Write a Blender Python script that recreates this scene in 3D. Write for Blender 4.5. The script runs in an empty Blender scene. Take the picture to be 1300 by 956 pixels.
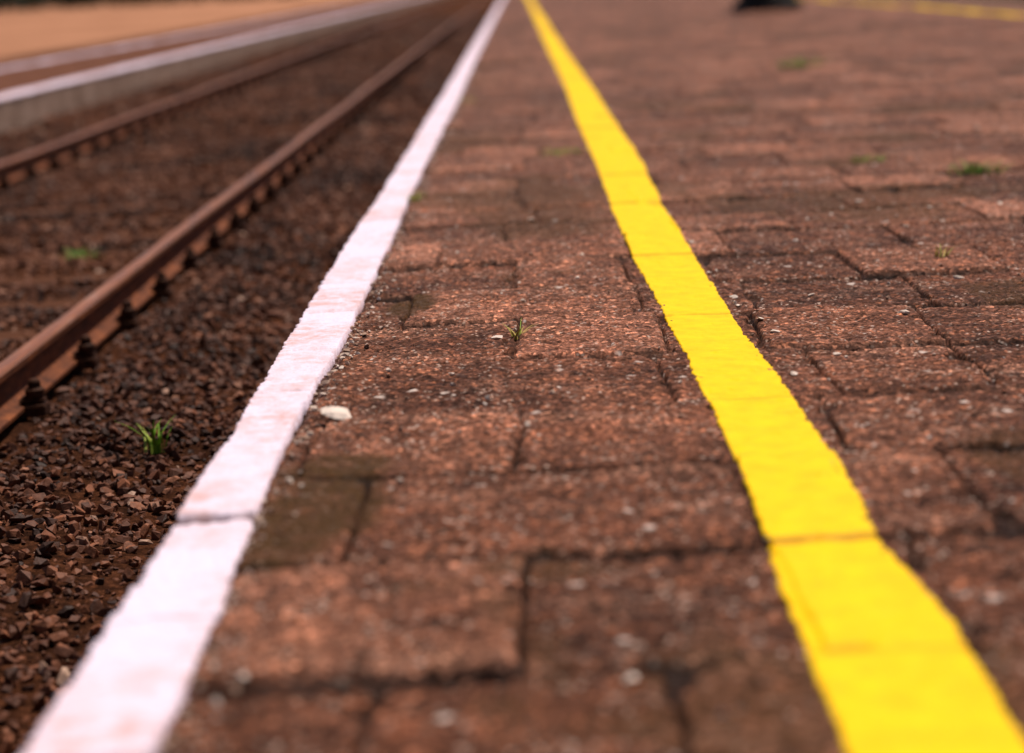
import bpy, bmesh, math, random
import numpy as np
from mathutils import Matrix, Vector
random.seed(7); rng=np.random.default_rng(7)
C=bpy.context.scene.collection
# ---------------------------------------------------------------- camera
FPX=2915.0; H=0.60; a=math.radians(3.0)
cx0,cy0=5.0,465.5
Rc=cx0*math.cos(a)+cy0*math.sin(a); Uc=-cx0*math.sin(a)+cy0*math.cos(a)
p=math.atan(Uc/FPX); w=math.atan(Rc/FPX*math.cos(p))
F=Vector((-math.sin(w)*math.cos(p),math.cos(w)*math.cos(p),-math.sin(p)))
R=Vector((math.cos(w),math.sin(w),0)); U=R.cross(F)
r=R*math.cos(a)-U*math.sin(a); u=R*math.sin(a)+U*math.cos(a)
cam_d=bpy.data.cameras.new('camera'); cam=bpy.data.objects.new('camera',cam_d); C.objects.link(cam)
M=Matrix((( r.x,u.x,-F.x,0),(r.y,u.y,-F.y,0),(r.z,u.z,-F.z,H),(0,0,0,1)))
cam.matrix_world=M
cam_d.sensor_fit='HORIZONTAL'; cam_d.sensor_width=22.3; cam_d.lens=22.3*FPX/1300
cam_d.shift_y=-44.5/1300; cam_d.clip_start=0.05; cam_d.clip_end=5000
cam_d.dof.use_dof=True; cam_d.dof.aperture_fstop=1.6; cam_d.dof.aperture_blades=7
bpy.context.scene.camera=cam
def p2g(x,y,z=0.0):
    d=F+r*((x-650)/FPX)+u*(-(y-433.5)/FPX)
    t=(z-H)/d.z
    return (d.x*t, d.y*t)
cam_d.dof.focus_distance=(Vector((*p2g(700,425),0))-Vector((0,0,H))).dot(F)
# ---------------------------------------------------------------- helpers
def tag(o,label=None,cat=None,group=None,kind=None):
    if label:o['label']=label
    if cat:o['category']=cat
    if group:o['group']=group
    if kind:o['kind']=kind
    return o
def link(name,me,parent=None,mats=()):
    o=bpy.data.objects.new(name,me); C.objects.link(o)
    for m in mats: me.materials.append(m)
    if parent:o.parent=parent
    return o
def empty(name,loc):
    o=bpy.data.objects.new(name,None); C.objects.link(o); o.location=loc; o.empty_display_size=.1; return o
def npmesh(name,co,faces,n,attrs=None,smooth=True):
    me=bpy.data.meshes.new(name)
    me.vertices.add(len(co)); me.vertices.foreach_set('co',np.asarray(co,dtype=np.float32).ravel())
    m=len(faces)
    me.loops.add(m*n); me.loops.foreach_set('vertex_index',np.asarray(faces,dtype=np.int32).ravel())
    me.polygons.add(m)
    me.polygons.foreach_set('loop_start',np.arange(0,m*n,n,dtype=np.int32))
    try: me.polygons.foreach_set('loop_total',np.full(m,n,dtype=np.int32))
    except Exception: pass
    me.polygons.foreach_set('use_smooth',np.full(m,smooth,dtype=bool))
    me.update(calc_edges=True)
    for k,v in (attrs or {}).items():
        at=me.attributes.new(k,'FLOAT','POINT'); at.data.foreach_set('value',np.asarray(v,dtype=np.float32).ravel())
    return me
def gridfaces(nx,ny,off=0):
    i,j=np.meshgrid(np.arange(nx-1),np.arange(ny-1)); b=(j*nx+i).ravel()+off
    return np.stack([b,b+1,b+nx+1,b+nx],1)
def h2(ix,iy,s):
    v=(ix.astype(np.int64)*374761393+iy.astype(np.int64)*668265263+s*974634777)&0xffffffff
    v=((v^(v>>13))*1274126177)&0xffffffff
    v=((v^(v>>16))*2246822519)&0xffffffff
    return ((v^(v>>15))&0xffffff)/float(0xffffff)
def vn(x,y,s=0):
    ix=np.floor(x); iy=np.floor(y); fx=x-ix; fy=y-iy
    fx=fx*fx*(3-2*fx); fy=fy*fy*(3-2*fy)
    A=h2(ix,iy,s);B=h2(ix+1,iy,s);Cc=h2(ix,iy+1,s);D_=h2(ix+1,iy+1,s)
    return (A*(1-fx)+B*fx)*(1-fy)+(Cc*(1-fx)+D_*fx)*fy*1.0-0.5
def fbm(x,y,s=0,o=4):
    t=0;am=1
    for k in range(o):
        t=t+am*vn(x*2**k+13.1*k,y*2**k+7.7*k,s+k); am*=.5
    return t
def sm(e0,e1,x):
    t=np.clip((x-e0)/(e1-e0),0,1); return t*t*(3-2*t)
def bm_box(bm,x0,x1,y0,y1,z0,z1,bev=0):
    res=bmesh.ops.create_cube(bm,size=1); vs=res['verts']
    for v in vs:
        v.co=Vector((x0 if v.co.x<0 else x1, y0 if v.co.y<0 else y1, z0 if v.co.z<0 else z1))
    if bev:
        es=list({e for v in vs for e in v.link_edges})
        bmesh.ops.bevel(bm,geom=es,offset=bev,segments=2,affect='EDGES')
def bm_mesh(name,bm,smooth=False):
    me=bpy.data.meshes.new(name); bm.to_mesh(me); bm.free()
    if smooth:
        for q in me.polygons:q.use_smooth=True
    return me
# ---------------------------------------------------------------- materials
class NT:
    def __init__(s,name,rough=.8,spec=.3,metal=0):
        s.m=bpy.data.materials.new(name); s.m.use_nodes=True; s.t=s.m.node_tree; s.n=s.t.nodes; s.l=s.t.links
        s.b=s.n['Principled BSDF']; s.b.inputs['Roughness'].default_value=rough
        s.b.inputs['Specular IOR Level'].default_value=spec; s.b.inputs['Metallic'].default_value=metal
        s.tc=s.n.new('ShaderNodeNewGeometry').outputs['Position']
    def noise(s,scale,detail=4,rough=.6,stretch=None):
        n=s.n.new('ShaderNodeTexNoise'); n.inputs['Scale'].default_value=scale; n.inputs['Detail'].default_value=detail; n.inputs['Roughness'].default_value=rough
        if stretch:
            m=s.n.new('ShaderNodeMapping'); m.inputs['Scale'].default_value=stretch; s.l.new(s.tc,m.inputs[0]); s.l.new(m.outputs[0],n.inputs['Vector'])
        else: s.l.new(s.tc,n.inputs['Vector'])
        return n.outputs['Fac']
    def voro(s,scale):
        n=s.n.new('ShaderNodeTexVoronoi'); n.inputs['Scale'].default_value=scale; s.l.new(s.tc,n.inputs['Vector']); return n.outputs['Distance'],n.outputs['Color']
    def attr(s,name):
        n=s.n.new('ShaderNodeAttribute'); n.attribute_name=name; return n.outputs['Fac']
    def ramp(s,fac,stops):
        n=s.n.new('ShaderNodeValToRGB'); e=n.color_ramp.elements
        while len(e)<len(stops): e.new(.5)
        for k,(q,c) in enumerate(stops):
            e[k].position=q; e[k].color=(*c,1) if len(c)==3 else c
        s.l.new(fac,n.inputs[0]); return n.outputs[0]
    def mix(s,fac,A,B,mode='MIX'):
        n=s.n.new('ShaderNodeMix'); n.data_type='RGBA'; n.blend_type=mode
        for inp,v in ((n.inputs[0],fac),(n.inputs[6],A),(n.inputs[7],B)):
            if isinstance(v,(int,float)): inp.default_value=v
            elif isinstance(v,tuple): inp.default_value=(*v,1)
            else: s.l.new(v,inp)
        return n.outputs[2]
    def mr(s,v,a0,a1,b0=0,b1=1):
        n=s.n.new('ShaderNodeMapRange'); s.l.new(v,n.inputs[0])
        for k,x in enumerate((a0,a1,b0,b1)): n.inputs[k+1].default_value=x
        return n.outputs[0]
    def math(s,op,A,B):
        n=s.n.new('ShaderNodeMath'); n.operation=op
        for i,v in enumerate((A,B)):
            if isinstance(v,(int,float)): n.inputs[i].default_value=v
            else: s.l.new(v,n.inputs[i])
        return n.outputs[0]
    def sep(s,c):
        n=s.n.new('ShaderNodeSeparateColor'); s.l.new(c,n.inputs[0]); return n.outputs
    def col(s,c): 
        if isinstance(c,tuple): s.b.inputs['Base Color'].default_value=(*c,1)
        else: s.l.new(c,s.b.inputs['Base Color'])
    def rough(s,v): s.l.new(v,s.b.inputs['Roughness'])
    def bump(s,h,strength=.5,dist=.005):
        n=s.n.new('ShaderNodeBump'); n.inputs['Strength'].default_value=strength; n.inputs['Distance'].default_value=dist
        s.l.new(h,n.inputs['Height']); s.l.new(n.outputs[0],s.b.inputs['Normal'])
P=NT('worn_paving',.6,.08)
big=P.noise(2.6,6,.7); mid=P.noise(20,6,.75); fine=P.noise(190,4,.75)
c=P.ramp(P.attr('rnd'),[(0,(.095,.036,.018)),(.3,(.145,.056,.030)),(.65,(.205,.083,.047)),(1,(.34,.150,.095))])
c=P.mix(.85,c,P.ramp(mid,[(.34,(.34,.30,.26)),(.5,(1,1,1)),(.66,(1.7,1.6,1.5))]),'MULTIPLY')
c=P.mix(.9,c,P.ramp(big,[(.36,(.5,.44,.38)),(.5,(1,1,1)),(.66,(1.35,1.25,1.2))]),'MULTIPLY')
dust=P.math('MULTIPLY',P.mr(P.noise(5,5,.7,(.6,1.6,1)),.52,.66,0,.55),P.mr(fine,.42,.58))
c=P.mix(dust,c,(.42,.225,.155))
vdc,vcc=P.voro(150); cell=P.sep(vcc)[0]
c=P.mix(.85,c,P.ramp(cell,[(0,(.28,.25,.22)),(.35,(.62,.60,.56)),(.75,(1.15,1.12,1.1)),(.90,(1.8,1.75,1.7)),(1,(3.8,3.8,3.7))]),'MULTIPLY')
c=P.mix(.75,c,P.ramp(fine,[(.38,(.35,.32,.30)),(.5,(1,1,1)),(.62,(1.8,1.75,1.7))]),'MULTIPLY')
spk=P.math('MULTIPLY',P.math('MULTIPLY',P.mr(P.sep(vcc)[1],.83,.88),P.mr(vdc,.55,.35)),P.mr(P.noise(9,4,.7),.44,.58))
c=P.mix(P.math('MULTIPLY',spk,.85),c,(.74,.53,.42))  # light aggregate specks, doubling as glints painted into the colour
vd2,_=P.voro(38)
c=P.mix(P.math('MULTIPLY',P.mr(vd2,.17,.09),P.mr(P.noise(14,3,.6),.54,.60)),c,(.74,.60,.52))  # pale specks: sun glints on the paving, put into its colour
vd3,_=P.voro(13)
c=P.mix(P.math('MULTIPLY',P.mr(vd3,.13,.07),P.mr(P.noise(4,3,.6),.48,.54)),c,(.74,.60,.52))  # larger sparse pale specks, painted in as grit glints for the distance
moss=P.math('MULTIPLY',P.attr('moss'),P.mr(mid,.38,.52,.55,1))
c=P.mix(moss,c,P.ramp(fine,[(.35,(.036,.015,.004)),(.65,(.115,.053,.014))]))
c=P.mix(P.math('MULTIPLY',P.attr('gap'),.95),c,(.014,.006,.004))
P.col(c); P.rough(P.mr(cell,0,1,.75,.35))
P.bump(P.math('ADD',P.math('ADD',fine,P.math('MULTIPLY',cell,.4)),P.math('MULTIPLY',mid,.5)),1.0,.004)
Wm=NT('white_kerb_paint',.55,.2)
m1=Wm.noise(26,5,.7); f1=Wm.noise(140,3,.6); b1=Wm.noise(3.1,4,.6)
c=Wm.ramp(f1,[(.3,(.74,.61,.72)),(.6,(.87,.755,.875))])
c=Wm.mix(Wm.math('MULTIPLY',Wm.mr(b1,.43,.60),Wm.mr(m1,.40,.62,0,.8)),c,(.62,.34,.29))
c=Wm.mix(Wm.math('MULTIPLY',Wm.mr(f1,.62,.70),.55),c,(.42,.22,.20))
c=Wm.mix(Wm.math('MULTIPLY',Wm.attr('gap'),.96),c,(.10,.035,.03))
Wm.col(c); Wm.bump(Wm.math('ADD',f1,m1),.6,.003)
def yellow(name,k):
    Y=NT(name,.55,.10)
    m1=Y.noise(22,5,.7); f1=Y.noise(160,3,.7)
    c=Y.ramp(m1,[(.3,(.90*k,.50*k,.0)),(.55,(.97*k,.61*k,.0)),(.75,(.98*k,.67*k,.0))])
    c=Y.mix(Y.math('MULTIPLY',Y.mr(f1,.65,.72),.5),c,(.50*k,.24*k,.005))
    c=Y.mix(Y.math('MULTIPLY',Y.attr('gap'),.85),c,(.46*k,.18*k,.001))
    Y.col(c); Y.bump(Y.math('ADD',f1,m1),.6,.003); return Y
Y=yellow('yellow_line_paint',1); Y2=yellow('faded_yellow_paint',.75)
B=NT('ballast_stone',.6,.18)
c=B.ramp(B.attr('tint'),[(0,(.026,.010,.005)),(.3,(.075,.027,.013)),(.6,(.155,.057,.027)),(.82,(.26,.10,.048)),(.93,(.28,.16,.11)),(1,(.55,.38,.28))])
n1=B.noise(90,4,.7)
c=B.mix(.7,c,B.ramp(n1,[(.3,(.5,.46,.44)),(.7,(1.6,1.5,1.4))]),'MULTIPLY')
B.col(c); B.bump(n1,.6,.004)
G=NT('ballast_dirt',.95,.03)
n1=G.noise(45,6,.8); n2=G.noise(3,4,.6)
c=G.ramp(n1,[(.3,(.012,.005,.003)),(.5,(.065,.024,.011)),(.68,(.21,.08,.038))])
c=G.mix(.7,c,G.ramp(n2,[(.35,(.6,.6,.6)),(.65,(1.4,1.3,1.2))]),'MULTIPLY')
G.col(c); G.bump(n1,1,.02)
S=NT('rail_rust',.7,.15,0)
n1=S.noise(30,5,.7,(1,.35,1)); c=S.ramp(n1,[(.3,(.045,.013,.005)),(.55,(.15,.043,.013)),(.75,(.33,.10,.028))])
S.col(c); S.bump(n1,.4,.003)
T=NT('rail_worn_top',.3,.5,.35)
n1=T.noise(20,4,.6,(4,.15,1)); T.col(T.ramp(n1,[(.3,(.26,.075,.020)),(.58,(.42,.135,.042)),(.78,(.40,.26,.21))])); T.rough(T.mr(n1,.3,.7,.22,.40))
K=NT('rusty_iron',.7,.1,0); n1=K.noise(60,4,.7); K.col(K.ramp(n1,[(.3,(.014,.006,.004)),(.7,(.085,.030,.013))])); K.bump(n1,.5,.003)
SL=NT('sleeper_wood',.9,.05); n1=SL.noise(14,5,.7,(.25,3,1)); SL.col(SL.ramp(n1,[(.3,(.03,.012,.006)),(.7,(.14,.055,.028))])); SL.bump(n1,.8,.008)
CW=NT('stained_concrete',.9,.05); n1=CW.noise(5,6,.75); c=CW.ramp(n1,[(.3,(.20,.12,.08)),(.55,(.42,.28,.21)),(.75,(.58,.42,.33))]); CW.col(c); CW.bump(CW.noise(60,4,.7),.5,.006)
FB=NT('far_paving',.85,.05); n1=FB.noise(5,6,.75); FB.col(FB.ramp(n1,[(.3,(.07,.026,.014)),(.7,(.19,.078,.045))])); FB.bump(FB.noise(40,4,.7),.6,.01)
TN=NT('tan_ground',.95,.03); n1=TN.noise(.7,6,.7); n2=TN.noise(.12,3,.6); TN.col(TN.mix(.8,TN.ramp(n1,[(.3,(.30,.14,.075)),(.7,(.50,.26,.15))]),TN.ramp(n2,[(.35,(.6,.55,.55)),(.6,(1.15,1.1,1.1))]),'MULTIPLY')); TN.bump(TN.noise(20,4,.7),.6,.01)
GR=NT('grass_blade',.6,.15); GR.col(GR.ramp(GR.attr('tint'),[(0,(.05,.15,.012)),(.6,(.17,.33,.02)),(1,(.55,.44,.12))])); 
LF=NT('hedge_leaf',.7,.2); LF.col(LF.ramp(LF.attr('tint'),[(0,(.008,.018,.006)),(1,(.05,.075,.02))]))
ST=NT('pale_stone',.75,.2); n1=ST.noise(90,4,.7); ST.col(ST.mix(.7,ST.ramp(ST.attr('tint'),[(0,(.16,.08,.05)),(.5,(.42,.27,.19)),(1,(.85,.71,.60))]),ST.ramp(n1,[(.3,(.65,.65,.65)),(.7,(1.2,1.2,1.2))]),'MULTIPLY')); ST.bump(n1,.5,.003)
DP=NT('dark_painted_concrete',.7,.3); n1=DP.noise(12,4,.7); DP.col(DP.ramp(n1,[(.3,(.008,.006,.006)),(.7,(.025,.018,.016))]))
GD=NT('open_ground',.95,.1); n1=GD.noise(.4,6,.7); GD.col(GD.ramp(n1,[(.3,(.04,.018,.010)),(.7,(.10,.05,.03))]))
# ---------------------------------------------------------------- paving pattern
Ya=p2g(660,705)[1]; Yb=p2g(660,307)[1]; D=(Yb-Ya)/7
KMIN,KMAX=-6,240
bounds=np.array([Ya+k*D+(random.uniform(-.02,.02) if not -1<=k<=7 else random.uniform(-.006,.006)) for k in range(KMIN,KMAX+1)])
px_rows={-1:(780,[270,665,1025,1215]),0:(650,[455,955,1255]),1:(560,[400,660,935,1075]),2:(490,[395,848,1060,1275]),
 3:(433,[430,655,845,972,1210]),4:(388,[520,815,962,1200]),5:(350,[455,655,795,908,1100]),6:(322,[560,800,930,1180]),7:(296,[480,640,860,1020])}
rows=[]
for k in range(KMIN,KMAX):
    if k in px_rows:
        y,xs=px_rows[k]; L=[p2g(x,y)[0] for x in xs]
    elif k==-2: L=[-.16,.10,.50]
    else: L=[-.30+random.uniform(.05,.4)]
    while L[-1]<8.5: L.append(L[-1]+random.choice([.28,.29,.30,.42,.5,.22])*random.uniform(.93,1.07))
    rows.append(np.array([-2.0]+L))
rs=np.random.default_rng(3)
rowskew=rs.uniform(-.04,.04,len(rows))
kl=[(40,942),(90,867),(155,768),(226,662),(292,560),(352,458),(392,392),(436,318),(482,250),(523,184),(561,122)]
kr=[(190,942),(235,867),(280,766),(319,664),(350,592),(378,530),(408,476),(440,424),(464,374),(492,316),(517,256),(546,196),(580,130)]
def poly(pts,far=None):
    q=sorted((p2g(*t)[1],p2g(*t)[0]) for t in pts); ys=[t[0] for t in q]; xs=[t[1] for t in q]
    xm=float(np.mean(xs[-6:])) if far is None else far
    ys=[0.3]+ys+[ys[-1]+6,400]; xs=[xs[0]]+xs+[xm,xm]
    return np.array(ys),np.array(xs)
KL=poly(kl); KR=poly(kr)
yl=[(1075,942),(1040,867),(990,735),(962,660),(938,588),(896,505),(868,446),(836,384),(800,322),(776,262),(760,215),(738,168),(718,112)]
yr=[(1300,942),(1250,867),(1205,788),(1115,685),(1055,576),(1003,498),(945,424),(905,362),(868,306),(836,248),(818,210),(778,150),(750,108)]
YL=poly(yl); YR=poly(yr)
def kright(y): return np.interp(y,*KR)
BL=[p2g(398,655),p2g(520,392),p2g(355,700),p2g(440,600)]
HG=p2g(498,379)
def height(x,y,flat=False):
    yw=y+.012*vn(x*2.2,y*1.5,1)+.008*vn(x*14,y*14,2)+.005*vn(x*60,y*60,3)
    k=np.clip(np.searchsorted(bounds,yw)-1,0,len(rows)-1)
    d0=yw-bounds[k]; d1=bounds[k+1]-yw; dY=np.minimum(d0,d1)
    ymid=(bounds[k]+bounds[k+1])/2
    xw=x+.008*vn(x*9,y*9,4)+.004*vn(x*60,y*60,5)+rowskew[k]*(y-ymid)
    dX=np.full(x.shape,9.); idx=np.zeros(x.shape,dtype=np.int64); xc=np.zeros(x.shape)
    for kk in np.unique(k):
        m=k==kk; s=rows[kk]; q=np.clip(np.searchsorted(s,xw[m])-1,0,len(s)-2)
        dX[m]=np.minimum(xw[m]-s[q],s[q+1]-xw[m]); idx[m]=q; xc[m]=(s[q]+s[q+1])/2
    rb=h2(k,idx,11); r2=h2(k,idx,12); r3=h2(k,idx,13); r4=h2(k,idx,14)
    yb=np.where(d0<d1,k,k+1)
    gy=.0070+.008*h2(yb,np.floor(x*2.5+.3*yb),21)**2+.0010*np.clip(y-5,0,25)
    gx=.0028+.0022*r4+.0004*np.clip(y-5,0,20)
    fillv=vn(x*7,y*7,31)+.5
    openy=.55+.45*sm(.3,.6,fillv)
    openy=np.maximum(openy,.9*sm(5,9,y))
    chip=.018*np.clip(vn(x*22,y*22,8)+.5-.68,0,1)*4
    eX=(dX-chip)/gx; eY=(dY-chip)/gy; e=np.minimum(eX,eY)
    gap=np.maximum((1-sm(.35,1.2,eX))*openy*.9,(1-sm(.35,1.2,eY))*openy)
    hole=1-sm(.6,1.1,np.sqrt(((x-HG[0])/.075)**2+((y-HG[1])/.028)**2)+.5*vn(x*40,y*30,33))
    gap=np.maximum(gap,hole)
    dd=np.maximum(np.minimum(dX,dY),0)
    tilt=(rb-.5)*.012+(r2-.5)*.014*(x-xc)+(r3-.5)*.034*(y-ymid)+.012*vn(x*1.1,y*.8,41)
    z=-.012*gap-.0025*np.exp(-dd/.006)*openy
    z+=tilt
    z+=.0022*fbm(x*14,y*14,51,3)+.0038*fbm(x*110,y*110,61,2)
    kd=x-kright(y)
    kw=.005+.020*np.clip(vn(y*3.1,y*0+2,71)+.3,0,1)+.006*vn(x*60,y*60,72)
    kg=(1-sm(.4,1.2,kd/np.maximum(kw,.004)))
    z-=.010*kg; gap=np.maximum(gap,kg*.75)
    pit=sm(.28,.42,vn(x*66,y*66,81)); z-=.003*pit
    gap=np.maximum(gap,.45*pit)
    moss=.0*x
    nz=.5*fbm(x*13,y*9,88,3)
    for i,(bx,by) in enumerate(BL):
        sx,sy=((.075,.20),(.045,.13),(.06,.12),(.06,.10))[i]
        d=np.sqrt(((x-bx)/sx)**2+((y-by)/sy)**2)+nz
        moss=np.maximum(moss,1-sm(.7,1.25,d))
    moss=np.maximum(moss,.6*sm(.16,.34,vn(x*3.3,y*2.2,91)+.25*vn(x*20,y*14,93)))
    if flat:
        z=tilt-.0030*gap*(eY<e+1e-6)+.0014*fbm(x*50,y*50,51,2)
        gap=(1-sm(.3,1.0,eY*1.3))*np.maximum(openy,.6)
    return z,np.clip(.05+.80*rb+.30*vn(x*4,y*4,92)+.05,0,1),gap,moss
XR=p2g(1300,20)[0]
PLAT_R=XR+.75
def patch(xs,ys):
    X,Yy=np.meshgrid(xs,ys); x=X.ravel(); y=Yy.ravel(); z,rb,g,mo=height(x,y)
    under=(x>np.interp(y,*YL)+.010)&(x<np.interp(y,*YR)-.010)
    z=np.where(under,z-.012,z)
    return np.stack([x,y,z],1),len(xs),len(ys),rb,g,mo
def yseq(y0,y1,s0,kf):
    out=[y0]; 
    while out[-1]<y1: out.append(out[-1]+max(s0,kf*out[-1]**2))
    out[-1]=y1; return np.array(out)
parts=[patch(np.arange(-.335,1.35,.0025),yseq(1.3,6.2,.0038,.00036)),
       patch(np.arange(1.35-.0006,PLAT_R+.03,.03),np.arange(1.3,6.22,.03)),
       patch(np.arange(-.335,3.4,.009),yseq(6.2,16,.015,.0004)),
       patch(np.arange(3.4-.001,PLAT_R+.04,.04),np.arange(6.2,16.01,.05)),
       patch(np.arange(-.335,PLAT_R+.035,.035),yseq(16,95,.05,.0002))]
cos=[];fs=[];A1=[];A2=[];A3=[];off=0
for co,nx,ny,rb,g,mo in parts:
    cos.append(co); fs.append(gridfaces(nx,ny,off)); off+=len(co); A1.append(rb);A2.append(g);A3.append(mo)
me=npmesh('platform_paving',np.concatenate(cos),np.concatenate(fs),4,{'rnd':np.concatenate(A1),'gap':np.concatenate(A2),'moss':np.concatenate(A3)})
tag(link('platform_paving',me,None,[P.m]),'reddish brown worn paving slabs covering the station platform','paving',kind='structure')
bm=bmesh.new(); bm_box(bm,-.345,PLAT_R-.02,-3,97,-.5,-.06)
tag(link('platform_base',bm_mesh('platform_base',bm),None,[CW.m]),kind='structure')
def strip(name,L,Rr,y0,y1,mat,lift,rag,skirtL,skirtR,ncol,own=None,kgrow=.0007,s0=.0035):
    ys=yseq(y0,y1,s0,kgrow); n=len(ys)
    def rg(s): return rag*(.35*vn(ys*22,ys*0,s)+1.0*vn(ys*80,ys*0,s+1)+1.0*vn(ys*170,ys*0,s+2)+.8*vn(ys*6,ys*0,s+3))
    xl=np.interp(ys,*L)+rg(101); xr=np.interp(ys,*Rr)+rg(111)
    t=np.linspace(0,1,ncol); X=xl[:,None]*(1-t)+xr[:,None]*t; Yg=np.repeat(ys[:,None],ncol,1)
    x=X.ravel(); y=Yg.ravel()
    if own: z,g=own(x,y)
    else:
        z,_,g,_=height(x,y,True); z=z+lift; g=g*.9
    Z=z.reshape(n,ncol); Gm=g.reshape(n,ncol)
    X=np.concatenate([X[:,:1]-.0005,X,X[:,-1:]+.0005],1); Yg=np.repeat(ys[:,None],ncol+2,1)
    Z=np.concatenate([Z[:,:1]-skirtL,Z,Z[:,-1:]-skirtR],1); Gm=np.concatenate([Gm[:,:1],Gm,Gm[:,-1:]],1)
    co=np.stack([X.ravel(),Yg.ravel(),Z.ravel()],1)
    me=npmesh(name,co,gridfaces(ncol+2,n),4,{'gap':Gm.ravel()})
    return link(name,me,None,[mat])
o=strip('yellow_safety_line',YL,YR,1.3,94,Y.m,.0022,.0036,.006,.006,50)
tag(o,'bright yellow safety line painted along the brown platform paving','painted line',kind='structure')
ysl=[p2g(270,661)[1]]
kb=[ysl[0]]
yy=ysl[0]
while yy<95: yy+=D*random.choice([.96,1.04,1.0]); kb.append(yy)
yy=ysl[0]
while yy>1: yy-=D*1.0; kb.insert(0,yy)
kb=np.array(kb)
def kerbz(x,y):
    yw=y+.010*vn(x*16,y*0,201)+.010*vn(x*50,y*50,202)
    i=np.clip(np.searchsorted(kb,yw)-1,0,len(kb)-2)
    d=np.minimum(yw-kb[i],kb[i+1]-yw)
    j=np.where(yw-kb[i]<kb[i+1]-yw,i,i+1)
    big=(np.abs(kb[j]-ysl[0])<.01)
    wd=np.where(big,.0085*(.3+1.4*(vn(x*40,y*0,210)+.5)),.0035+.004*h2(j,j*0,205)); dep=np.where(big,.012,.002+.004*h2(j,j*0,206))
    g=1-sm(.4,1.3,d/wd)
    z=.004-dep*g+(h2(i,i*0,203)-.5)*.004-.001*np.exp(-d/.01)+.0010*fbm(x*22,y*22,207,3)+.0018*fbm(x*90,y*90,209,2)
    z=np.where(y<ysl[0],z-.004,z+.002)
    return z,g*np.where(big,1,.50*h2(j,j*0,208))
o=strip('platform_kerb',KL,KR,1.3,94,Wm.m,0,.0048,.2,.02,36,own=kerbz)
tag(o,'white painted kerb along the near platform edge beside the track','kerb',kind='structure')
cst=lambda v:(np.array([0,400.]),np.array([v,v]))
o=strip('yellow_safety_line',cst(XR-.07),cst(XR+.07),6,94,Y2.m,.006,.012,.01,.01,8,s0=.04)
tag(o,'distant yellow line along the far right edge of the platform','painted line',kind='structure')
bm=bmesh.new(); bm_box(bm,PLAT_R+.001,PLAT_R+.14,2,94,-.5,.012,.01)
tag(link('platform_kerb',bm_mesh('k',bm),None,[CW.m]),kind='structure')
# ---------------------------------------------------------------- track
ZR=-.165; RH=.102
xn=np.mean([p2g(0,450,ZR)[0],p2g(240,277,ZR)[0],p2g(430,146,ZR)[0]])
xf=np.mean([p2g(0,208,ZR)[0],p2g(200,134,ZR)[0],p2g(370,71,ZR)[0]])
ZB=ZR-RH
XLP=np.mean([p2g(0,120)[0],p2g(200,78)[0],p2g(350,45)[0]])
XLP2=np.mean([p2g(0,86)[0],p2g(200,53)[0]])
def make_rail(x,clipY,label):
    root=empty('rail',(x,0,ZB))
    prof=[(-.042,0),(.042,0),(.042,.008),(.020,.014),(.008,.021),(.0055,.030),(.0055,.066),(.008,.072),(.018,.076),(.0195,.080),(.0195,.092),(.0165,.098),(.011,.1013),(0,.1023),
          (-.011,.1013),(-.0165,.098),(-.0195,.092),(-.0195,.080),(-.018,.076),(-.008,.072),(-.0055,.066),(-.0055,.030),(-.008,.021),(-.020,.014),(-.042,.008)]
    ys=np.concatenate([np.arange(-2,30,.5),np.arange(30,180.1,3)])
    n=len(prof); co=[]
    for yv in ys:
        wob=.004*math.sin(yv*.7+x)
        for (px_,pz) in prof: co.append((px_+wob*.5,yv,pz+.002*math.sin(yv*1.3+2*x)))
    f=[]
    for j in range(len(ys)-1):
        for i in range(n): f.append((j*n+i,j*n+(i+1)%n,(j+1)*n+(i+1)%n,(j+1)*n+i))
    me=npmesh('rail_bar',np.array(co),np.array(f),4,smooth=False)
    o=link('rail_bar',me,root,[S.m,T.m])
    mi=np.zeros(len(f),dtype=np.int32); idx=np.arange(len(f))%n; mi[(idx>=10)&(idx<=15)]=1
    me.polygons.foreach_set('material_index',mi)
    def plate():
        bm=bmesh.new()
        bm_box(bm,.044,.088,-.032,.032,-.015,.010,.003)
        return bm_mesh('base_plate',bm)
    def bolt():
        bm=bmesh.new()
        bm_box(bm,.028,.084,-.021,.021,.0105,.026,.006)
        prof=[(.0215,.026),(.0215,.040),(.017,.044),(.014,.045),(.0135,.057),(.010,.062),(.004,.064)]
        seg=12; rings=[[bm.verts.new((.062+rr*math.cos(2*math.pi*i/seg),rr*math.sin(2*math.pi*i/seg),zz)) for i in range(seg)] for rr,zz in prof]
        for A_,B_ in zip(rings,rings[1:]):
            for i in range(seg): bm.faces.new((A_[i],A_[(i+1)%seg],B_[(i+1)%seg],B_[i]))
        bm.faces.new(rings[-1]); bm.faces.new(rings[0][::-1])
        return bm_mesh('bolt',bm)
    pm=plate(); bmh=bolt(); pm.materials.append(K.m); bmh.materials.append(K.m)
    for yv in clipY:
        for s in (1,-1):
            if s==-1 and yv>16: continue
            q=bpy.data.objects.new('base_plate',pm); C.objects.link(q); q.parent=root; q.location=(0,yv,0)
            q.rotation_euler=(0,0,0 if s==1 else math.pi)
            b=bpy.data.objects.new('bolt',bmh); C.objects.link(b); b.parent=q
            b.rotation_euler=(0,0,random.uniform(-.06,.06))
    tag(root,label,'rail','rails of the track beside the platform')
    return root
c0=p2g(128,458,ZB)[1]
SP=.60
clipY=[c0+SP*k for k in range(-5,60)]
make_rail(xn,clipY,'rusty steel rail nearest the white platform kerb')
make_rail(xf,clipY,'rusty steel rail further from the white kerb, closer to the opposite platform')
bm=bmesh.new(); bm_box(bm,-.60,.60,-.11,.11,-.15,-.004,.012)
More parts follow.
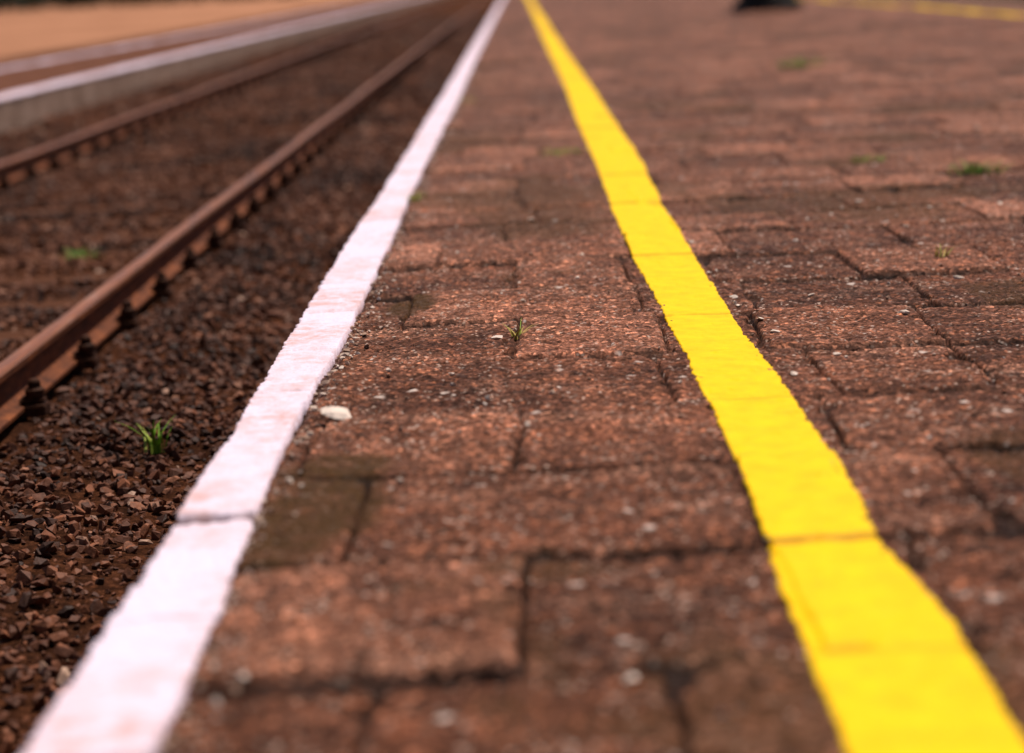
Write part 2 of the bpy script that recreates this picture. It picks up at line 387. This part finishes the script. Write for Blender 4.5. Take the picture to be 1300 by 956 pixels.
bmesh.ops.subdivide_edges(bm,edges=[e for e in bm.edges if abs(e.verts[0].co.x-e.verts[1].co.x)>.5],cuts=14)
for v in bm.verts: v.co+=Vector((0,random.uniform(-.004,.004),random.uniform(-.004,.002)))
slm=bm_mesh('sleeper',bm); slm.materials.append(SL.m)
for k,yv in enumerate(clipY):
    o=bpy.data.objects.new('sleeper',slm); C.objects.link(o); o.location=((xn+xf)/2,yv,ZB-.010); o.rotation_euler=(0,0,random.uniform(-.01,.01))
    tag(o,'dark weathered sleeper half buried in ballast under the two rusty rails','sleeper','sleepers under the near track')
XB0=XLP+.02; XB1=-.36
def bedz(x,y):
    z=ZB-.012+.02*vn(x*2,y*2,301)+.03*fbm(x*9,y*9,305,3)*.5
    z=z-.03*sm(.2,.7,x-xn)
    z=z+.075*sm(.10,.8,xf-x)
    dr=np.minimum(np.abs(x-xn),np.abs(x-xf)); z=z-.014*(1-sm(.05,.15,dr))
    dc=np.abs((y-c0+SP/2)%SP-SP/2); ins=(x<xn)&(x>xf); z=z-np.where(ins,.013*(1-sm(.09,.18,dc)),0)
    return z
xs=np.arange(XB0,XB1+.02,.02); ys=yseq(.5,180,.02,.0004)
X,Yy=np.meshgrid(xs,ys); co=np.stack([X.ravel(),Yy.ravel(),bedz(X.ravel(),Yy.ravel())],1)
tag(link('track_bed',npmesh('track_bed',co,gridfaces(len(xs),len(ys)),4),None,[G.m]),kind='structure')
def rock():
    bm=bmesh.new()
    for i in range(13):
        v=Vector((random.gauss(0,1),random.gauss(0,1),random.gauss(0,1))).normalized()*random.uniform(.8,1.05)
        bm.verts.new((v.x*1.1,v.y*.85,v.z*.65))
    res=bmesh.ops.convex_hull(bm,input=bm.verts)
    bmesh.ops.delete(bm,geom=[g for g in res['geom_interior'] if isinstance(g,bmesh.types.BMVert)],context='VERTS')
    bmesh.ops.triangulate(bm,faces=bm.faces)
    bm.verts.index_update(); vs=np.array([v.co[:] for v in bm.verts]); f=np.array([[v.index for v in q.verts] for q in bm.faces]); bm.free(); return vs,f
rocks=[rock() for _ in range(14)]
def scatter(x,y,z,size,tint):
    n=len(x); t=rng.integers(0,len(rocks),n); cos=[];fs=[];at=[];off=0
    for k,(vs,f) in enumerate(rocks):
        m=np.where(t==k)[0]
        if not len(m): continue
        q=rng.normal(size=(len(m),4))*np.array([1,.35,.35,1]); q/=np.linalg.norm(q,axis=1)[:,None]
        w_,a_,b_,c_=q[:,0],q[:,1],q[:,2],q[:,3]
        Rm=np.stack([1-2*(b_*b_+c_*c_),2*(a_*b_-w_*c_),2*(a_*c_+w_*b_),2*(a_*b_+w_*c_),1-2*(a_*a_+c_*c_),2*(b_*c_-w_*a_),2*(a_*c_-w_*b_),2*(b_*c_+w_*a_),1-2*(a_*a_+b_*b_)],1).reshape(-1,3,3)
        v=np.einsum('nij,vj->nvi',Rm,vs)*size[m][:,None,None]
        v+=np.stack([x[m],y[m],z[m]],1)[:,None,:]
        cos.append(v.reshape(-1,3)); nv=len(vs)
        fs.append((f[None]+ (np.arange(len(m))*nv)[:,None,None]+off).reshape(-1,3)); off+=len(m)*nv
        at.append(np.repeat(tint[m],nv))
    return np.concatenate(cos),np.concatenate(fs),np.concatenate(at)
xs_=[];ys_=[];sz=[]
for (y0,y1,dens,s0,s1) in ((1.6,7,4200,.005,.018),(7,14,1500,.009,.022),(14,26,450,.013,.027),(26,55,110,.02,.034)):
    xlo=max(XB0,-.27*y1-.7); n=int((y1-y0)*(XB1-xlo)*dens)
    xx=rng.uniform(xlo,XB1,n); yy_=rng.uniform(y0,y1,n); ok=(xx>-.27*yy_-.7); xx=xx[ok];yy_=yy_[ok]
    xs_.append(xx);ys_.append(yy_);sz.append(s0+(s1-s0)*rng.random(len(xx))**1.6)
x=np.concatenate(xs_);y=np.concatenate(ys_);s=np.concatenate(sz)
dr=np.minimum(np.abs(x-xn),np.abs(x-xf)); ok=dr>.050
cy=np.array(clipY); dc=np.min(np.abs(y[:,None]-cy[None,:]),axis=1)
ok&=~((dr<.095)&(dc<.038))
inner=(x<xn)&(x>xf)&(dc<.11); ok&=~(inner&(rng.random(len(x))<.55))
ok&=~((vn(x*3,y*3,450)>.2)&(rng.random(len(x))<.4))
x=x[ok];y=y[ok];s=s[ok]
z=bedz(x,y)+s*rng.uniform(-.4,.8,len(x))
dr=np.minimum(np.abs(x-xn),np.abs(x-xf)); z=np.where(dr<.12,z-.006,z)
tint=np.clip(.46+.20*rng.normal(size=len(x))+.6*vn(x*2,y*2,401),0,.86); tint=np.where(rng.random(len(x))>.988,rng.uniform(.92,1,len(x)),tint)
co,f,at=scatter(x,y,z,s,tint)
tag(link('ballast',npmesh('ballast',co,f,3,{'tint':at},smooth=False),None,[B.m]),'reddish brown crushed stone ballast covering the track bed','gravel',kind='stuff')
# ---------------------------------------------------------------- left platform
bm=bmesh.new(); bm_box(bm,XLP2-.2,XLP-.004,3,170,-.5,-.012)
tag(link('opposite_platform',bm_mesh('p',bm),None,[CW.m]),kind='structure')
def flat(name,x0,x1,y0,y1,z,mat,dx=.15,dy=.6,amp=.006):
    xs=np.linspace(x0,x1,max(2,int((x1-x0)/dx))); ys=np.arange(y0,y1,dy); X,Yy=np.meshgrid(xs,ys)
    co=np.stack([X.ravel(),Yy.ravel(),z+amp*fbm(X.ravel()*3,Yy.ravel()*3,501,3)],1)
    return tag(link(name,npmesh(name,co,gridfaces(len(xs),len(ys)),4),None,[mat]),kind='structure')
flat('opposite_paving',XLP2+.04,XLP-.12,3,170,-.003,FB.m,.1,.2)
def own2(x,y): 
    g=np.clip(vn(x*9,y*4,601)-.05,0,1)*.7
    return .006+.006*fbm(x*8,y*8,602,3),g
o=strip('opposite_kerb',cst(XLP-.15),cst(XLP),3,170,Wm.m,0,.012,.02,.012,8,own=own2,s0=.04,kgrow=.0004)
tag(o,'white painted edge of the opposite platform across the track','kerb',kind='structure')
def own3(x,y):
    g=np.clip(vn(x*7,y*3,603)+.3,0,1)*.8
    return .004+.006*fbm(x*8,y*8,602,3),g
o=strip('faded_line',cst(XLP2-.06),cst(XLP2+.08),3,170,Wm.m,0,.02,.01,.01,6,own=own3,s0=.05,kgrow=.0004)
tag(o,'faded pinkish line on the opposite platform behind its white edge','painted line',kind='structure')
flat('opposite_paving',XLP2-.75,XLP2-.04,3,200,-.004,FB.m,.1,.3)
flat('tan_yard',-75,XLP2-.7,3,210,.008,TN.m,1.2,1.5,.02)
bm=bmesh.new(); bmesh.ops.create_grid(bm,x_segments=2,y_segments=2,size=1800); 
for v in bm.verts: v.co.z=-.46
tag(link('ground',bm_mesh('ground',bm),None,[GD.m]),kind='structure')
# ---------------------------------------------------------------- hedge
nl=9000
bx=rng.uniform(-48,-12,nl); by=rng.uniform(131,134,nl); top=2.6+1.2*vn(bx*.6,bx*0,701)+.5*vn(bx*2.5,bx*0,702); bz=rng.random(nl)**.8*top
c0_=np.stack([bx,by,bz],1); d1=rng.normal(size=(nl,3)); d1/=np.linalg.norm(d1,axis=1)[:,None]; d2=np.cross(d1,rng.normal(size=(nl,3))); d2/=np.linalg.norm(d2,axis=1)[:,None]
sz_=rng.uniform(.12,.3,nl)[:,None]
q=np.stack([c0_-d1*sz_,c0_+d2*sz_*.6,c0_+d1*sz_,c0_-d2*sz_*.6],1).reshape(-1,3)
tag(link('hedge',npmesh('hedge',q,np.arange(nl*4).reshape(-1,4),4,{'tint':np.repeat(rng.random(nl),4)},False),None,[LF.m]),'dark green hedge at the far end of the tan yard','hedge')
# ---------------------------------------------------------------- dark pillar base
gx,gy=p2g(978,13)
root=empty('platform_pillar',(gx,gy+.3,0))
def ring(name,levels,mat,seg=16):
    bm=bmesh.new(); rings=[]
    for (rad,z) in levels:
        rings.append([bm.verts.new((rad*math.cos(2*math.pi*(i+.5)/seg),rad*math.sin(2*math.pi*(i+.5)/seg),z)) for i in range(seg)])
    for A_,B_ in zip(rings,rings[1:]):
        for i in range(seg): bm.faces.new((A_[i],A_[(i+1)%seg],B_[(i+1)%seg],B_[i]))
    bm.faces.new(rings[-1]); bm.faces.new(rings[0][::-1])
    return link(name,bm_mesh(name,bm),root,[mat])
wd=88/FPX*gy/2
ring('plinth',[(wd,-.02),(wd*1.03,.03),(wd,.10),(wd*.82,.13),(wd*.8,.30),(wd*.7,.33)],DP.m)
ring('post',[(wd*.4,.331),(wd*.38,2.8)],DP.m)
tag(root,'dark round pillar base standing on the platform paving in the blurred distance','pillar')
# ---------------------------------------------------------------- weeds
def tuft(name,px,py,z,n,h,spread,tint,label,group=None,lean=.6):
    x0,y0=p2g(px,py,z)
    co=[];f=[];at=[]
    for b in range(n):
        an=random.uniform(0,2*math.pi); L=h*random.uniform(.5,1.1); le=random.uniform(.15,lean)*L
        bx_,by_=random.gauss(0,spread),random.gauss(0,spread); wdt=h*random.uniform(.025,.045); t=min(1,max(0,random.gauss(tint,.18)))
        k0=len(co)
        for i in range(5):
            s_=i/4; ww=wdt*(1-s_)**.7+.0002; xx=bx_+math.cos(an)*le*s_**1.8; yy_=by_+math.sin(an)*le*s_**1.8; zz=L*(s_-.25*s_*s_)
            co.append((xx-math.sin(an)*ww,yy_+math.cos(an)*ww,zz-.004)); co.append((xx+math.sin(an)*ww,yy_-math.cos(an)*ww,zz-.004)); at+=[t,t]
        for i in range(4): f.append((k0+2*i,k0+2*i+1,k0+2*i+3,k0+2*i+2))
    o=link(name,npmesh(name,np.array(co),np.array(f),4,{'tint':at},False),None,[GR.m]); o.location=(x0,y0,z)
    tag(o,label,'weed',group); return o
tuft('weed',197,574,ZB-.02,24,.090,.008,.5,'green grass tuft growing in the ballast left of the white kerb',lean=.9)
tuft('weed',105,330,ZB-.01,60,.06,.035,.3,'low dark green weed in the ballast between the two rails',lean=1.4)
tuft('weed',656,432,-.004,16,.045,.005,.85,'small yellowish weed sprouting from a paving joint between the white and yellow lines',lean=1.2)
tuft('weed',527,256,-.004,34,.040,.012,.7,'yellow-green weed against the right side of the white kerb',lean=1.3)
tuft('weed',1238,219,-.002,100,.048,.030,.25,'dark green weed patch in the paving at the right of the photo',lean=1.6)
tuft('weed',1010,86,-.002,100,.08,.06,.4,'blurred green weed on the distant paving nearest the dark pillar',lean=1.6)
tuft('weed',716,196,-.002,90,.038,.045,.65,'pale green weed patch in the paving left of the yellow line',lean=1.8)
tuft('weed',1104,206,-.002,60,.038,.03,.6,'blurred pale green weed in the paving, left of the dark weed patch',lean=1.8)
tuft('weed',1196,326,-.003,14,.04,.010,.95,'dry straw coloured grass wisp in a paving joint at the right',lean=1.5)
tuft('weed',588,130,-.003,34,.04,.03,.85,'blurred yellowish weed beside the distant part of the white kerb',lean=1.5)
# ---------------------------------------------------------------- pebbles
def pebble(px,py,size,tint,label,group=None,dz=0,sc=(1,.9,.6)):
    x0,y0=p2g(px,py); zz=float(height(np.array([x0]),np.array([y0]))[0][0])
    vs,f=random.choice(rocks)
    me=npmesh('pebble',vs*np.array(sc)*size,f,3,{'tint':np.full(len(vs),tint)},False)
    o=link('pebble',me,None,[ST.m]); o.location=(x0,y0,zz+size*.3+dz); o.rotation_euler=(0,0,random.uniform(0,6))
    tag(o,label,'pebble',group); return o
o=pebble(427,537,.0225,1,'pale whitish stone lying just right of the white kerb, largest on the paving',sc=(1,1.5,.5)); o.rotation_euler=(.25,.05,.6)
pebble(404,541,.008,.45,'small brown pebble immediately left of the pale whitish stone')
pebble(675,281,.014,.8,'pale pebble on the paving between the white and yellow lines, far of the small weed')
pebble(500,430,.006,.7,'tiny pale pebble on the paving between white kerb and small yellowish weed')
pebble(632,432,.010,1,'white pebble lying beside the small yellowish weed',)
pebble(800,860,.010,1,'whitish chip on the nearest paving left of the yellow line')
g='pebbles lying along the right side of the white kerb'
for (px_,py_) in ((452,430),(462,427),(440,446),(415,486),(423,472),(410,503),(398,520),(436,452),(428,468),(388,560)):
    pebble(px_,py_,random.uniform(.007,.012),random.uniform(.3,.8),'small brown pebble in the gap along the right side of the white kerb',g)
g='pale chips lying along the right edge of the yellow line'
for (px_,py_) in ((932,377),(937,388),(952,402),(966,408),(918,356),(985,425),(1008,474),(900,345),(878,312)):
    pebble(px_,py_,random.uniform(.006,.010),random.uniform(.85,1),'pale stone chip along the right edge of the yellow line',g)
g='pale flecks on the paving right of the yellow line'
for (px_,py_) in ((1180,262),(1150,284),(1010,303),(1063,448),(1216,348),(1030,372),(1270,258),(1242,165),(1090,255),(1148,398)):
    pebble(px_,py_,random.uniform(.007,.012),random.uniform(.8,1),'small pale stone chip scattered on the paving right of the yellow line',g)
n=9000
gxx=rng.uniform(-.30,3.0,n); gyy=1.5+14*rng.random(n)**1.2
m=rng.random(n)<.33; gxx=np.where(m,kright(gyy)+np.abs(rng.normal(0,.022,n)),gxx)
gz,_,gg,_=height(gxx,gyy); keep=(gxx<np.interp(gyy,*YL)-.01)|(gxx>np.interp(gyy,*YR)+.01); keep&=gxx>kright(gyy)+.004
gxx,gyy,gz=gxx[keep],gyy[keep],gz[keep]; gs=.0012+.0050*rng.random(len(gxx))**3
co,f,at=scatter(gxx,gyy,gz+gs*.4,gs,rng.random(len(gxx)))
tag(link('grit',npmesh('grit',co,f,3,{'tint':at},False),None,[ST.m]),'fine grit scattered over the platform paving','grit',kind='stuff')
# ---------------------------------------------------------------- light
sd=Vector((.22,.36,1.0)).normalized()
L=bpy.data.lights.new('sun','SUN'); L.energy=4.9; L.angle=math.radians(.5); L.color=(1,.88,.79)
lo=bpy.data.objects.new('sun',L); C.objects.link(lo); lo.rotation_euler=(-sd).to_track_quat('-Z','Y').to_euler(); lo.location=sd*50
Wd=bpy.data.worlds.new('World'); bpy.context.scene.world=Wd; Wd.use_nodes=True; nt=Wd.node_tree
sk=nt.nodes.new('ShaderNodeTexSky'); sk.sky_type='NISHITA'; sk.sun_disc=False; sk.sun_elevation=math.asin(sd.z); sk.sun_rotation=math.atan2(sd.x,sd.y)
nt.links.new(sk.outputs[0],nt.nodes['Background'].inputs[0]); nt.nodes['Background'].inputs[1].default_value=.05
vs=bpy.context.scene.view_settings; vs.view_transform='Standard'; vs.look='None'; vs.exposure=0
